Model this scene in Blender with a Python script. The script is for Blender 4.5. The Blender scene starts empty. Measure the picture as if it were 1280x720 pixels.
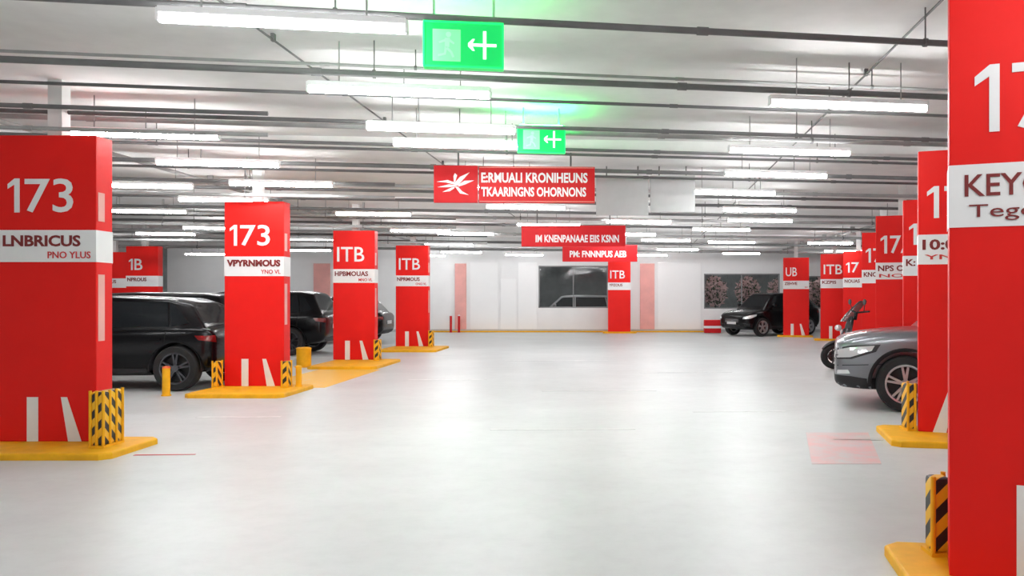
import bpy, bmesh, math, random
from mathutils import Vector, Matrix
from mathutils.bvhtree import BVHTree
random.seed(4)
S = bpy.context.scene
COL = S.collection
S.view_settings.view_transform = 'Standard'
TILT = math.radians(8.5)      # cross services run slightly skewed to the aisle
CEIL = 3.6
KH = 0.062                    # kerb height

# ------------------------------------------------------------------ materials
def mat(name, col, rough=0.5, metal=0.0, emit=None, estr=0.0, noise=0.0, nscale=5.0, coat=0.0, bump=0.0, rnoise=0.0, spec=0.5, alpha=1.0):
    m = bpy.data.materials.new(name); m.use_nodes = True
    nt = m.node_tree; b = nt.nodes['Principled BSDF']
    b.inputs['Base Color'].default_value = (*col, 1)
    b.inputs['Roughness'].default_value = rough
    b.inputs['Metallic'].default_value = metal
    b.inputs['Coat Weight'].default_value = coat
    b.inputs['Specular IOR Level'].default_value = spec
    b.inputs['Alpha'].default_value = alpha
    if emit:
        b.inputs['Emission Color'].default_value = (*emit, 1)
        b.inputs['Emission Strength'].default_value = estr
    tc = nt.nodes.new('ShaderNodeTexCoord')
    n = nt.nodes.new('ShaderNodeTexNoise'); n.inputs['Scale'].default_value = nscale
    n.inputs['Detail'].default_value = 8; n.inputs['Roughness'].default_value = 0.6
    nt.links.new(tc.outputs['Object'], n.inputs['Vector'])
    if noise > 0:
        r = nt.nodes.new('ShaderNodeValToRGB')
        r.color_ramp.elements[0].position = 0.3; r.color_ramp.elements[1].position = 0.7
        r.color_ramp.elements[0].color = (*[c*(1-noise) for c in col], 1)
        r.color_ramp.elements[1].color = (*[min(1, c*(1+noise*0.4)) for c in col], 1)
        nt.links.new(n.outputs['Fac'], r.inputs['Fac'])
        nt.links.new(r.outputs['Color'], b.inputs['Base Color'])
    if bump > 0:
        bp = nt.nodes.new('ShaderNodeBump'); bp.inputs['Strength'].default_value = bump; bp.inputs['Distance'].default_value = 0.01
        nt.links.new(n.outputs['Fac'], bp.inputs['Height']); nt.links.new(bp.outputs['Normal'], b.inputs['Normal'])
    if rnoise > 0:
        mr = nt.nodes.new('ShaderNodeMapRange')
        mr.inputs['To Min'].default_value = max(0.02, rough-rnoise); mr.inputs['To Max'].default_value = rough+rnoise
        mr.inputs['From Min'].default_value = 0.3; mr.inputs['From Max'].default_value = 0.7
        nt.links.new(n.outputs['Fac'], mr.inputs['Value']); nt.links.new(mr.outputs['Result'], b.inputs['Roughness'])
    return m

def stripe_mat():
    m = bpy.data.materials.new('hazard_stripes'); m.use_nodes = True
    nt = m.node_tree; b = nt.nodes['Principled BSDF']; b.inputs['Roughness'].default_value = 0.45
    tc = nt.nodes.new('ShaderNodeTexCoord'); sp = nt.nodes.new('ShaderNodeSeparateXYZ')
    nt.links.new(tc.outputs['Object'], sp.inputs[0])
    a = nt.nodes.new('ShaderNodeMath'); a.operation = 'SUBTRACT'
    nt.links.new(sp.outputs['Z'], a.inputs[0]); nt.links.new(sp.outputs['X'], a.inputs[1])
    a2 = nt.nodes.new('ShaderNodeMath'); a2.operation = 'ADD'
    nt.links.new(a.outputs[0], a2.inputs[0]); nt.links.new(sp.outputs['Y'], a2.inputs[1])
    k = nt.nodes.new('ShaderNodeMath'); k.operation = 'MULTIPLY'; k.inputs[1].default_value = 6.5
    nt.links.new(a2.outputs[0], k.inputs[0])
    f = nt.nodes.new('ShaderNodeMath'); f.operation = 'FRACT'; nt.links.new(k.outputs[0], f.inputs[0])
    g = nt.nodes.new('ShaderNodeMath'); g.operation = 'GREATER_THAN'; g.inputs[1].default_value = 0.5
    nt.links.new(f.outputs[0], g.inputs[0])
    mx = nt.nodes.new('ShaderNodeMix'); mx.data_type = 'RGBA'
    mx.inputs['A'].default_value = (0.02, 0.02, 0.02, 1); mx.inputs['B'].default_value = (0.9, 0.5, 0.02, 1)
    nt.links.new(g.outputs[0], mx.inputs['Factor']); nt.links.new(mx.outputs['Result'], b.inputs['Base Color'])
    return m

def floor_mat():
    m = bpy.data.materials.new('polished_concrete_floor'); m.use_nodes = True
    nt = m.node_tree; b = nt.nodes['Principled BSDF']
    b.inputs['Specular IOR Level'].default_value = 0.42
    tc = nt.nodes.new('ShaderNodeTexCoord')
    def noise(scale, vec_scale, detail=7, rough=0.6):
        mp = nt.nodes.new('ShaderNodeMapping'); mp.inputs['Scale'].default_value = vec_scale
        n = nt.nodes.new('ShaderNodeTexNoise'); n.inputs['Scale'].default_value = scale; n.inputs['Detail'].default_value = detail; n.inputs['Roughness'].default_value = rough
        nt.links.new(tc.outputs['Object'], mp.inputs[0]); nt.links.new(mp.outputs[0], n.inputs['Vector']); return n
    n1 = noise(0.45, (1, 1, 1)); n2 = noise(1.1, (0.7, 1.2, 1)); n3 = noise(6, (1, 1, 1), 10, 0.75)
    def ramp(src, p0, p1, c0, c1):
        r = nt.nodes.new('ShaderNodeValToRGB'); r.color_ramp.elements[0].position = p0; r.color_ramp.elements[1].position = p1
        r.color_ramp.elements[0].color = (*c0, 1); r.color_ramp.elements[1].color = (*c1, 1)
        nt.links.new(src.outputs['Fac'], r.inputs['Fac']); return r
    base = ramp(n1, 0.3, 0.7, (0.58, 0.605, 0.60), (0.675, 0.70, 0.695))
    st = ramp(n2, 0.35, 0.62, (0.93, 0.93, 0.93), (1, 1, 1))
    fi = ramp(n3, 0.30, 0.55, (0.93, 0.93, 0.93), (1, 1, 1))
    def mul(a, c):
        x = nt.nodes.new('ShaderNodeMix'); x.data_type = 'RGBA'; x.blend_type = 'MULTIPLY'; x.inputs['Factor'].default_value = 1
        nt.links.new(a, x.inputs['A']); nt.links.new(c, x.inputs['B']); return x.outputs['Result']
    nt.links.new(mul(mul(base.outputs['Color'], st.outputs['Color']), fi.outputs['Color']), b.inputs['Base Color'])
    mr = nt.nodes.new('ShaderNodeMapRange'); mr.inputs['To Min'].default_value = 0.34; mr.inputs['To Max'].default_value = 0.46
    nt.links.new(n2.outputs['Fac'], mr.inputs['Value']); nt.links.new(mr.outputs['Result'], b.inputs['Roughness'])
    return m

M = dict(
    floor=floor_mat(),
    ceil=mat('painted_concrete_ceiling', (0.78, 0.775, 0.765), 1.0, noise=0.12, nscale=1.3, bump=0.15, spec=0.1),
    beam=mat('painted_concrete_beam', (0.78, 0.775, 0.765), 1.0, noise=0.10, nscale=2.0, spec=0.1),
    wall=mat('white_painted_wall', (0.90, 0.90, 0.90), 0.7, noise=0.05, nscale=1.0),
    wallw=mat('bright_white_panel', (0.95, 0.95, 0.95), 0.5, noise=0.02, nscale=1.0),
    wallg=mat('grey_painted_wall', (0.55, 0.56, 0.57), 0.7, noise=0.12, nscale=1.0),
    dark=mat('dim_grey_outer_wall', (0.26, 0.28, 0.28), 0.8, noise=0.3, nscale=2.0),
    red=mat('red_wall_paint', (0.78, 0.008, 0.005), 0.55, noise=0.05, nscale=3.0, spec=0.25),
    redsign=mat('red_sign_panel', (0.60, 0.010, 0.014), 0.55, noise=0.03, spec=0.25),
    pink=mat('faded_red_paint', (0.86, 0.42, 0.38), 0.6, noise=0.12, nscale=2.0),
    white=mat('white_paint', (0.84, 0.84, 0.84), 0.5, noise=0.03),
    maroon=mat('maroon_lettering', (0.20, 0.012, 0.012), 0.5, noise=0.03),
    redlet=mat('red_lettering', (0.60, 0.03, 0.03), 0.5, noise=0.03),
    yellow=mat('yellow_kerb_paint', (0.92, 0.46, 0.01), 0.55, noise=0.15, nscale=6.0, spec=0.3),
    stripes=stripe_mat(),
    pipe=mat('galvanised_pipe', (0.16, 0.16, 0.16), 0.6, metal=0.0, noise=0.2, nscale=4, spec=0.3),
    pipel=mat('light_conduit', (0.36, 0.36, 0.355), 0.6, metal=0.0, noise=0.2, nscale=4, spec=0.3),
    housing=mat('white_enamel', (0.86, 0.86, 0.86), 0.4, noise=0.03),
    tube=mat('fluorescent_tube', (1, 1, 1), 0.5, emit=(0.985, 0.99, 1.0), estr=64, noise=0.01),
    green=mat('lit_green_panel', (0.0, 0.4, 0.1), 0.4, emit=(0.0, 0.58, 0.09), estr=0.9, noise=0.02),
    greenrim=mat('lit_green_rim', (0.0, 0.6, 0.15), 0.4, emit=(0.01, 0.80, 0.15), estr=1.1, noise=0.02),
    greenl=mat('lit_pale_green', (0.3, 0.9, 0.4), 0.4, emit=(0.05, 0.72, 0.18), estr=0.95, noise=0.02),
    greenf=mat('lit_faint_figure', (0.3, 0.9, 0.4), 0.4, emit=(0.22, 0.85, 0.34), estr=0.95, noise=0.02),
    litwhite=mat('lit_white_symbol', (0.9, 1, 0.9), 0.4, emit=(0.62, 1.0, 0.72), estr=1.0, noise=0.01),
    greenglow=mat('added_green_glow', (0.1, 0.9, 0.2), 0.4, emit=(0.02, 1.0, 0.15), estr=300, noise=0.01),  # added emitter for the green glow on the ceiling
    black=mat('black_car_paint', (0.003, 0.003, 0.004), 0.22, coat=0.05, noise=0.02, spec=0.25),
    silver=mat('grey_silver_car_paint', (0.19, 0.20, 0.22), 0.28, metal=0.6, coat=0.6, noise=0.03),
    greycar=mat('pale_grey_car_paint', (0.45, 0.46, 0.47), 0.3, coat=0.5, noise=0.03),
    glass=mat('tinted_window_glass', (0.010, 0.012, 0.014), 0.07, noise=0.02, spec=0.22),
    pane=mat('window_pane_glass', (0.10, 0.11, 0.11), 0.04, noise=0.02, alpha=0.16),
    tyre=mat('tyre_rubber', (0.016, 0.016, 0.017), 0.8, noise=0.2, nscale=20),
    trim=mat('black_plastic_trim', (0.012, 0.012, 0.014), 0.55, noise=0.1),
    rim=mat('alloy_rim', (0.50, 0.51, 0.53), 0.3, metal=0.6, noise=0.03),
    rimd=mat('dark_alloy_rim', (0.10, 0.10, 0.11), 0.3, metal=0.8, noise=0.03),
    chrome=mat('chrome', (0.75, 0.75, 0.77), 0.12, metal=1.0, noise=0.02),
    lens=mat('headlight_lens', (0.75, 0.78, 0.80), 0.08, metal=0.4, coat=0.8, noise=0.03),
    tail=mat('red_tail_lens', (0.16, 0.006, 0.006), 0.15, noise=0.03),
    plate=mat('number_plate_white', (0.7, 0.7, 0.7), 0.5, noise=0.02),
    seam=mat('door_gap', (0.002, 0.002, 0.002), 0.8, noise=0.02),
    orange=mat('orange_plastic', (0.85, 0.12, 0.03), 0.5, noise=0.05),
    leaf=mat('shrub_leaves', (0.05, 0.08, 0.03), 0.7, noise=0.5, nscale=8),
    blossom=mat('pale_blossom', (0.95, 0.62, 0.60), 0.7, noise=0.3, nscale=8),
    screen=mat('frosted_grey_panel', (0.60, 0.61, 0.61), 0.25, noise=0.06),
    frame=mat('grey_window_frame', (0.3, 0.3, 0.3), 0.5, metal=0.4, noise=0.05),
    amber=mat('seat_vinyl', (0.02, 0.02, 0.02), 0.5, noise=0.1),
    shield=mat('smoked_windshield', (0.02, 0.02, 0.022), 0.25, noise=0.02, spec=0.3, alpha=0.85),
)
def faded(name, col, thr0, thr1, scale):
    m = bpy.data.materials.new(name); m.use_nodes = True
    nt = m.node_tree; b = nt.nodes['Principled BSDF']; b.inputs['Roughness'].default_value = 0.42
    tc = nt.nodes.new('ShaderNodeTexCoord'); n = nt.nodes.new('ShaderNodeTexNoise')
    n.inputs['Scale'].default_value = scale; n.inputs['Detail'].default_value = 8; n.inputs['Roughness'].default_value = 0.7
    nt.links.new(tc.outputs['Object'], n.inputs['Vector'])
    r = nt.nodes.new('ShaderNodeValToRGB'); r.color_ramp.elements[0].position = thr0; r.color_ramp.elements[1].position = thr1
    r.color_ramp.elements[0].color = (0.61, 0.635, 0.63, 1); r.color_ramp.elements[1].color = (*col, 1)
    nt.links.new(n.outputs['Fac'], r.inputs['Fac']); nt.links.new(r.outputs['Color'], b.inputs['Base Color'])
    return m
M['fadepink'] = faded('worn_pink_floor_paint', (0.80, 0.46, 0.46), 0.30, 0.60, 3)
M['fadeyellow'] = faded('worn_yellow_floor_paint', (0.92, 0.52, 0.04), 0.25, 0.42, 3)
M['fadewhite'] = faded('worn_white_floor_paint', (0.84, 0.85, 0.85), 0.35, 0.65, 3)
M['fadedark'] = faded('tyre_rub_mark', (0.30, 0.30, 0.30), 0.45, 0.85, 5)

# ------------------------------------------------------------------ helpers
def obj_from_bm(name, bm, mats, parent=None, loc=(0, 0, 0), rot=0.0, smooth=False, autos=None):
    me = bpy.data.meshes.new(name)
    bmesh.ops.recalc_face_normals(bm, faces=bm.faces)
    bm.to_mesh(me); bm.free()
    for m in (mats if isinstance(mats, (list, tuple)) else [mats]): me.materials.append(m)
    if smooth:
        for p in me.polygons: p.use_smooth = True
    if autos:
        try: me.set_sharp_from_angle(angle=math.radians(autos))
        except Exception: pass
    o = bpy.data.objects.new(name, me); COL.objects.link(o)
    o.location = loc; o.rotation_euler[2] = rot
    if parent: o.parent = parent
    return o
def empty(name, loc, rot=0.0, parent=None):
    o = bpy.data.objects.new(name, None); COL.objects.link(o); o.empty_display_size = 0.2
    o.location = loc; o.rotation_euler[2] = rot
    if parent: o.parent = parent
    return o
def tag(o, label, cat, group=None, kind=None):
    o['label'] = label; o['category'] = cat
    if group: o['group'] = group
    if kind: o['kind'] = kind
    return o
def add_box(bm, x0, x1, y0, y1, z0, z1, bev=0.0, seg=2):
    r = bmesh.ops.create_cube(bm, size=1.0)
    vs = r['verts']
    for v in vs:
        v.co = Vector((x0 + (v.co.x+.5)*(x1-x0), y0 + (v.co.y+.5)*(y1-y0), z0 + (v.co.z+.5)*(z1-z0)))
    if bev > 0:
        es = list({e for v in vs for e in v.link_edges})
        bmesh.ops.bevel(bm, geom=es, offset=bev, segments=seg, profile=0.5, affect='EDGES')
    return vs
def box(name, x0, x1, y0, y1, z0, z1, m, parent=None, bev=0.0, loc=(0, 0, 0), rot=0.0):
    bm = bmesh.new(); add_box(bm, x0, x1, y0, y1, z0, z1, bev)
    return obj_from_bm(name, bm, m, parent, loc, rot)
def add_cyl(bm, p0, p1, r, seg=16, r2=None):
    p0 = Vector(p0); p1 = Vector(p1); d = p1-p0
    q = Vector((0, 0, 1)).rotation_difference(d.normalized()).to_matrix().to_4x4()
    mt = Matrix.Translation((p0+p1)/2) @ q
    return bmesh.ops.create_cone(bm, cap_ends=True, segments=seg, radius1=r, radius2=r if r2 is None else r2, depth=d.length, matrix=mt)['verts']
def cyl(name, p0, p1, r, m, parent=None, seg=16, r2=None, loc=(0, 0, 0)):
    bm = bmesh.new(); add_cyl(bm, p0, p1, r, seg, r2)
    return obj_from_bm(name, bm, m, parent, loc, smooth=True, autos=40)
def prism(name, pts, z0, z1, m, parent=None, bev=0.0, loc=(0, 0, 0)):
    bm = bmesh.new()
    f = bm.faces.new([bm.verts.new((x, y, z0)) for x, y in pts])
    r = bmesh.ops.extrude_face_region(bm, geom=[f])
    for v in r['geom']:
        if isinstance(v, bmesh.types.BMVert): v.co.z = z1
    bmesh.ops.recalc_face_normals(bm, faces=bm.faces)
    if bev > 0:
        es = [e for e in bm.edges if all(abs(v.co.z-z1) < 1e-5 for v in e.verts)]
        bmesh.ops.bevel(bm, geom=es, offset=bev, segments=3, profile=0.5, affect='EDGES')
    return obj_from_bm(name, bm, m, parent, loc)
def plate_xz(name, polys, y, th, m, parent=None):
    """flat plates facing -Y, polygons given in x,z"""
    bm = bmesh.new()
    for pts in polys:
        f = bm.faces.new([bm.verts.new((x, y, z)) for x, z in pts])
        r = bmesh.ops.extrude_face_region(bm, geom=[f])
        for v in r['geom']:
            if isinstance(v, bmesh.types.BMVert): v.co.y = y-th
    return obj_from_bm(name, bm, m, parent)
def lettering(name, s, x0, x1, z0, z1, y, m, parent, bold=0.02, th=0.004):
    cu = bpy.data.curves.new('t', 'FONT'); cu.body = s; cu.size = 1; cu.extrude = 0.5; cu.offset = bold; cu.resolution_u = 3
    to = bpy.data.objects.new('t', cu); COL.objects.link(to)
    bpy.context.view_layer.update()
    dg = bpy.context.evaluated_depsgraph_get()
    me = bpy.data.meshes.new_from_object(to.evaluated_get(dg))
    bpy.data.objects.remove(to); me.name = name
    xs = [v.co.x for v in me.vertices]; ys = [v.co.y for v in me.vertices]
    ax, bx, ay, by = min(xs), max(xs), min(ys), max(ys)
    for v in me.vertices:
        u = (v.co.x-ax)/(bx-ax); w = (v.co.y-ay)/(by-ay); t = v.co.z
        v.co = Vector((x0+u*(x1-x0), y-th*(0.5+t), z0+w*(z1-z0)))
    me.materials.clear(); me.materials.append(m)
    o = bpy.data.objects.new(name, me); COL.objects.link(o); o.parent = parent
    return o
def numerals(s, x0, z0, H, y, m, parent, bold):
    """pillar number; the leading one is drawn with its flag"""
    step = 0.205
    if s.startswith('1'):
        w_ = 0.046+bold*0.6
        plate_xz('numeral', [[(x0+.06, z0), (x0+.06+w_, z0), (x0+.06+w_, z0+H), (x0+.062, z0+H), (x0-.005, z0+H-.055), (x0-.005, z0+H-.10), (x0+.06, z0+H-.058)]], y, 0.004, m, parent)
        rest = s[1:]
        if rest: lettering('numeral', rest, x0+0.16, x0+0.16+0.235*len(rest), z0, z0+H, y, m, parent, bold)
    else:
        lettering('numeral', s, x0, x0+step*len(s), z0, z0+H, y, m, parent, bold)
def apply_mods(o):
    bpy.context.view_layer.update()
    dg = bpy.context.evaluated_depsgraph_get()
    me = bpy.data.meshes.new_from_object(o.evaluated_get(dg))
    o.modifiers.clear(); o.data = me

# ------------------------------------------------------------------ camera
cam = bpy.data.cameras.new('camera'); co = bpy.data.objects.new('camera', cam); COL.objects.link(co)
co.location = (0, 0, 1.45); co.rotation_euler = (math.radians(90), 0, 0)
cam.sensor_width = 36; cam.lens = 28.125
cam.shift_x = -109/1280; cam.shift_y = 13/1280
S.camera = co
w = bpy.data.worlds.new('world'); S.world = w; w.use_nodes = True
w.node_tree.nodes['Background'].inputs[0].default_value = (1, 1, 1, 1)
w.node_tree.nodes['Background'].inputs[1].default_value = 0.9

# ------------------------------------------------------------------ room shell
XL, XR, YB, YF = -25.0, 17.0, -4.0, 34.5
def struct(o, label, cat='room'):
    return tag(o, label, cat, kind='structure')
struct(box('floor', XL, XR, YB, 42, -0.2, 0, M['floor']), 'pale polished concrete parking garage floor', 'floor')
struct(box('ceiling', XL, XR, YB, 42, CEIL, CEIL+0.2, M['ceil']), 'stained white concrete garage ceiling slab', 'ceiling')
struct(box('wall_left', XL-0.2, XL, YB, 42, 0, CEIL, M['wall']), 'white painted garage side wall', 'wall')
struct(box('wall_right', XR, XR+0.2, YB, 42, 0, CEIL, M['wallg']), 'grey painted garage side wall', 'wall')
struct(box('wall_outer', XL, XR, 42, 42.2, 0, CEIL, M['dark']), 'dim wall seen through the window openings', 'wall')
def px(x): return (x-749)/1000*YF
def pz(y): return 1.45+(373-y)/1000*YF
holes = [(px(673), px(760), pz(385), pz(332)), (px(880), px(975), pz(386), pz(342)), (px(1004), px(1030), pz(386), pz(345))]
bm = bmesh.new()
xs = sorted({XL, XR} | {h[0] for h in holes} | {h[1] for h in holes})
for a, b_ in zip(xs[:-1], xs[1:]):
    hs = [h for h in holes if abs(h[0]-a) < 1e-6]
    if hs:
        h = hs[0]; add_box(bm, a, b_, YF, YF+0.25, 0, h[2]); add_box(bm, a, b_, YF, YF+0.25, h[3], CEIL)
    else: add_box(bm, a, b_, YF, YF+0.25, 0, CEIL)
struct(obj_from_bm('wall_back', bm, M['wall']), 'white end wall with window openings', 'wall')
for i, h in enumerate(holes):
    bm = bmesh.new(); t = 0.05
    add_box(bm, h[0], h[1], YF+0.05, YF+0.15, h[2], h[2]+t); add_box(bm, h[0], h[1], YF+0.05, YF+0.15, h[3]-t, h[3])
    add_box(bm, h[0], h[0]+t, YF+0.05, YF+0.15, h[2], h[3]); add_box(bm, h[1]-t, h[1], YF+0.05, YF+0.15, h[2], h[3])
    if h[1]-h[0] > 1.5:
        m_ = (h[0]+h[1])/2; add_box(bm, m_-0.02, m_+0.02, YF+0.05, YF+0.15, h[2], h[3])
    f = obj_from_bm('window_%d' % (i+1), bm, M['frame']); struct(f, 'grey framed window in the white end wall', 'window')
    box('window_pane', h[0]+t, h[1]-t, YF+0.09, YF+0.10, h[2]+t, h[3]-t, M['pane'], f)
struct(box('door_1', px(626), px(646), YF-0.05, YF, 0, 2.3, M['wallw'], bev=0.01), 'plain white service door', 'door')
struct(box('baseboard_back', XL, XR, YF-0.06, YF, 0, 0.12, M['wallg']), 'grey plinth along the end wall', 'baseboard')
struct(box('trim_1', px(540), px(886), YF-0.35, YF-0.1, 0, 0.06, M['yellow'], bev=0.02), 'yellow painted kerb along the end wall', 'kerb')
for i, (a, b_) in enumerate([(569, 583), (800, 818)]):
    struct(box('trim_%d' % (i+2), px(a), px(b_), YF-0.09, YF, 0.12, 2.95, M['pink'], bev=0.01), 'faded red painted wall strip', 'wall strip')
struct(box('trim_4', px(200), px(209), YF-0.3, YF, 0.12, CEIL, M['dark']), 'dark vertical post against the wall', 'post')
struct(box('trim_5', px(648), px(671), YF-0.05, YF, 0.12, 3.0, M['wallw'], bev=0.01), 'bright white wall panel beside the window', 'wall panel')
struct(box('trim_6', px(588), px(623), YF-0.05, YF, 0.12, 3.0, M['wallw'], bev=0.01), 'bright white wall panel beside the door', 'wall panel')
struct(box('trim_7', px(822), px(876), YF-0.05, YF, 0.12, 3.0, M['wallw'], bev=0.01), 'bright white wall panel between the windows', 'wall panel')
struct(box('trim_13', px(393), px(413), YF-0.12, YF, 0.12, 2.95, M['pink'], bev=0.01), 'faded red painted wall strip', 'wall strip')
for i, yb in enumerate([11.0, 16.3, 21.5, 26.7, 31.8]):
    bm = bmesh.new()
    add_box(bm, -24.9, 16.9, -0.15, 0.15, 3.46, CEIL)
    for v in bm.verts: v.co.y += v.co.x*math.tan(math.radians(4))
    o = obj_from_bm('trim_%d' % (i+8), bm, M['beam'], loc=(0, yb, 0)); struct(o, 'shallow painted concrete ceiling beam', 'beam')

# ------------------------------------------------------------------ pillars
def pillar(xl, y, num, l1, l2, marks='left', wdt=0.94, dep=0.26, rot=0.0, top=2.92, label=None, l1bold=0.03):
    """xl = left edge of front face, y = front face; rotation about that corner"""
    h = wdt/2
    e = empty('pillar', (xl+h*math.cos(rot), y+h*math.sin(rot), KH+0.001), rot)
    tag(e, label or 'red rectangular parking pillar with white numerals and band', 'pillar', group='numbered red pillars')
    box('shaft', -h, h, 0, dep, 0, top, M['red'], e, bev=0.006)
    if top < 3.1: box('pillar_head', -0.07, 0.07, 0.10, dep-0.03, top, CEIL-KH, M['ceil'], e)
    box('white_band', -h-0.003, h+0.003, -0.004, dep+0.003, 1.74, 2.05, M['white'], e)
    near = marks == 'near'
    dz = -0.015 if near else 0; dx = 0.03 if near else 0
    if num: numerals(num, -0.38+dx, 2.22+dz, 0.33, -0.002, M['white'], e, 0.0 if near else 0.008)
    if l1: lettering('band_lettering', l1, -0.43+dx, -0.43+dx+min(0.87, 0.094*len(l1)), 1.89, 2.00, -0.005, M['maroon'], e, 0.01 if near else l1bold)
    if l2: lettering('band_lettering', l2, (0.42-0.052*len(l2)) if marks == 'left' else -0.41+dx, 0.42, 1.768 if near else 1.775, 1.850 if near else 1.842, -0.005, M['maroon'] if near else M['redlet'], e, 0.0 if near else 0.015)
    if marks == 'left':
        plate_xz('painted_mark', [[(-.20, 0), (-.09, 0), (-.09, .43), (-.20, .43)]], -0.001, 0.003, M['white'], e)
        plate_xz('painted_mark', [[(.20, 0), (.33, 0), (.19, .43), (.13, .43)]], -0.001, 0.003, M['white'], e)
        box('painted_mark', h, h+0.004, 0.03, 0.13, 2.14, 2.42, M['pink'], e)
        box('painted_mark', h, h+0.004, 0.03, 0.13, 0.97, 1.62, M['pink'], e)
    elif marks == 'right':
        plate_xz('painted_mark', [[(-.33, 0), (-.20, 0), (-.10, .50), (-.16, .50)]], -0.001, 0.003, M['white'], e)
    elif near:
        plate_xz('painted_mark', [[(-.17, 0), (-.06, 0), (-.06, .48), (-.17, .48)]], -0.001, 0.003, M['white'], e)
    return e
RR = -math.radians(19)
pillar(-5.82, 7.76, '173', 'LNBRICUS', 'PNO YLUS', top=2.97, label='red rectangular pillar numbered 173 with striped guard at its corner')
pillar(-5.93, 12.66, '173', 'VPYRNMOUS', 'YNO VL', label='red rectangular pillar numbered 173 beside black hatchback', l1bold=0.05)
pillar(-6.02, 18.1, 'ITB', 'HPBMOUAS', 'MNO VL')
pillar(-5.90, 23.2, 'ITB', 'NPRMOUS', 'ONO VL')
pillar(1.75, 4.0, '173', 'KEYONUS', 'Tego yous ka', 'near', rot=-math.radians(22), top=CEIL-KH-0.01, label='red full height pillar with large white numerals and striped guard')
pillar(3.33, 8.35, '173', '10:01 PNS', 'YNO JOS', 'right', rot=-math.radians(20), label='red pillar with white numerals beside grey crossover car')
pillar(4.75, 12.5, '17', 'K: NOUS', '', None, rot=RR)
pillar(5.15, 14.9, '17A', 'NPS OUAS', 'NO VL', None, rot=RR)
pillar(6.14, 18.7, '17', 'KNOUAS', '', None, rot=RR)
pillar(7.9, 25.9, '17', 'NOUAS', '', None, rot=RR)
pillar(7.65, 27.6, 'ITB', 'KZPIS', 'NO', 'left', rot=RR*0.6)
pillar(6.95, 30.2, 'UB', 'ZEHVE', 'NO', 'left', rot=RR*0.6)
pillar(px(760)*0.971, 33.4, 'ITB', 'YPZOUS', '', None)
pillar(-13.9, 23.5, '1B', 'NPROUS', '', None)
pillar(-16.6, 26.5, '17', 'NPROUS', '', None)

# kerbs
def kerb(xl, xr, y0, y1, rot=0.0, label='yellow painted kerb island around the pillar base'):
    cx = (xl+xr)/2; cy = (y0+y1)/2; a = (xr-xl)/2; b_ = (y1-y0)/2; c = 0.08
    pts = [(-a+c, -b_), (a-c, -b_), (a, -b_+c), (a, b_-c), (a-c, b_), (-a+c, b_), (-a, b_-c), (-a, -b_+c)]
    cr, sr = math.cos(rot), math.sin(rot)
    pts = [(x*cr-y*sr, x*sr+y*cr) for x, y in pts]
    o = prism('kerb_island', pts, 0, KH, M['yellow'], bev=0.018, loc=(cx, cy, 0))
    tag(o, label, 'kerb', group='yellow kerb islands')
kerb(-6.35, -4.40, 7.15, 8.05)
kerb(-6.05, -4.60, 11.6, 12.95)
kerb(-5.98, -4.55, 16.3, 18.4)
kerb(-6.0, -4.4, 21.5, 23.5)
kerb(1.54, 2.95, 3.45, 4.5, -math.radians(8))
kerb(2.94, 4.5, 7.65, 8.7, -math.radians(10))
def kerb_r(xl, y, s=1.0):
    c = Vector((xl+.47*math.cos(RR*s), y+.47*math.sin(RR*s)+0.13)); kerb(c.x-.68, c.x+.62, c.y-.4, c.y+.25, RR*s)
kerb_r(4.75, 12.5); kerb_r(5.15, 14.9); kerb_r(6.14, 18.7); kerb_r(7.9, 25.9); kerb_r(7.65, 27.6, .6); kerb_r(6.95, 30.2, .6)
kerb(0.15, 1.55, 33.1, 33.8); kerb(-14.2, -12.7, 23.2, 23.9); kerb(-16.9, -15.4, 26.2, 26.9)

# corner guards
def guard(x0, x1, y0, y1, h, z=KH, bars=1):
    a = (x1-x0)/2; b_ = (y1-y0)/2
    e = empty('corner_guard', ((x0+x1)/2, (y0+y1)/2, z)); tag(e, 'black and yellow striped corner guard beside a red pillar', 'corner guard', group='striped corner guards')
    box('guard_body', -a, a, -b_, b_, 0.02, h-0.01, M['stripes'], e, bev=0.02)
    box('guard_foot', -a-0.012, a+0.012, -b_-0.012, b_+0.012, 0.0, 0.02, M['yellow'], e)
    rails = [(-1, -1), (1, -1), (1, 1)]
    if bars > 1: rails += [(0, -1.02), (1.02, -0.33), (1.02, 0.33)]
    for sx, sy in rails:
        cyl('edge_rail', (sx*a, sy*b_, 0.02), (sx*a, sy*b_, h), 0.014, M['yellow'], e, 10)
guard(-4.72, -4.60, 7.42, 7.72, 0.53, bars=2)
guard(3.235, 3.31, 8.38, 8.58, 0.50)
guard(1.795, 1.90, 4.30, 4.42, 0.43)
guard(-5.985, -5.92, 12.38, 12.56, 0.42)
guard(-4.93, -4.84, 12.42, 12.58, 0.42)
guard(-5.02, -4.92, 17.85, 18.02, 0.47)
guard(-4.88, -4.78, 22.9, 23.1, 0.47)
def post(name, x, y, r, h, m, label, z=0.0, cap=None):
    e = empty(name, (x, y, z)); tag(e, label, 'bollard')
    cyl('post_body', (0, 0, 0), (0, 0, h*0.94), r, m, e, 20)
    cyl('post_cap', (0, 0, h*0.94), (0, 0, h), r*1.08, cap or m, e, 20, r2=r*0.8)
    cyl('post_foot', (0, 0, 0), (0, 0, 0.02), r*1.25, m, e, 20)
    return e
post('yellow_bollard', -4.74, 12.62, 0.045, 0.33, M['yellow'], 'slim yellow bollard beside red pillar', KH)
post('yellow_bollard', -6.24, 16.9, 0.15, 0.42, M['yellow'], 'stout round yellow bollard in parking bay')
post('orange_bollard', -6.44, 11.9, 0.055, 0.44, M['yellow'], 'yellow bollard with red top next to black car', cap=M['orange'])
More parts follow.
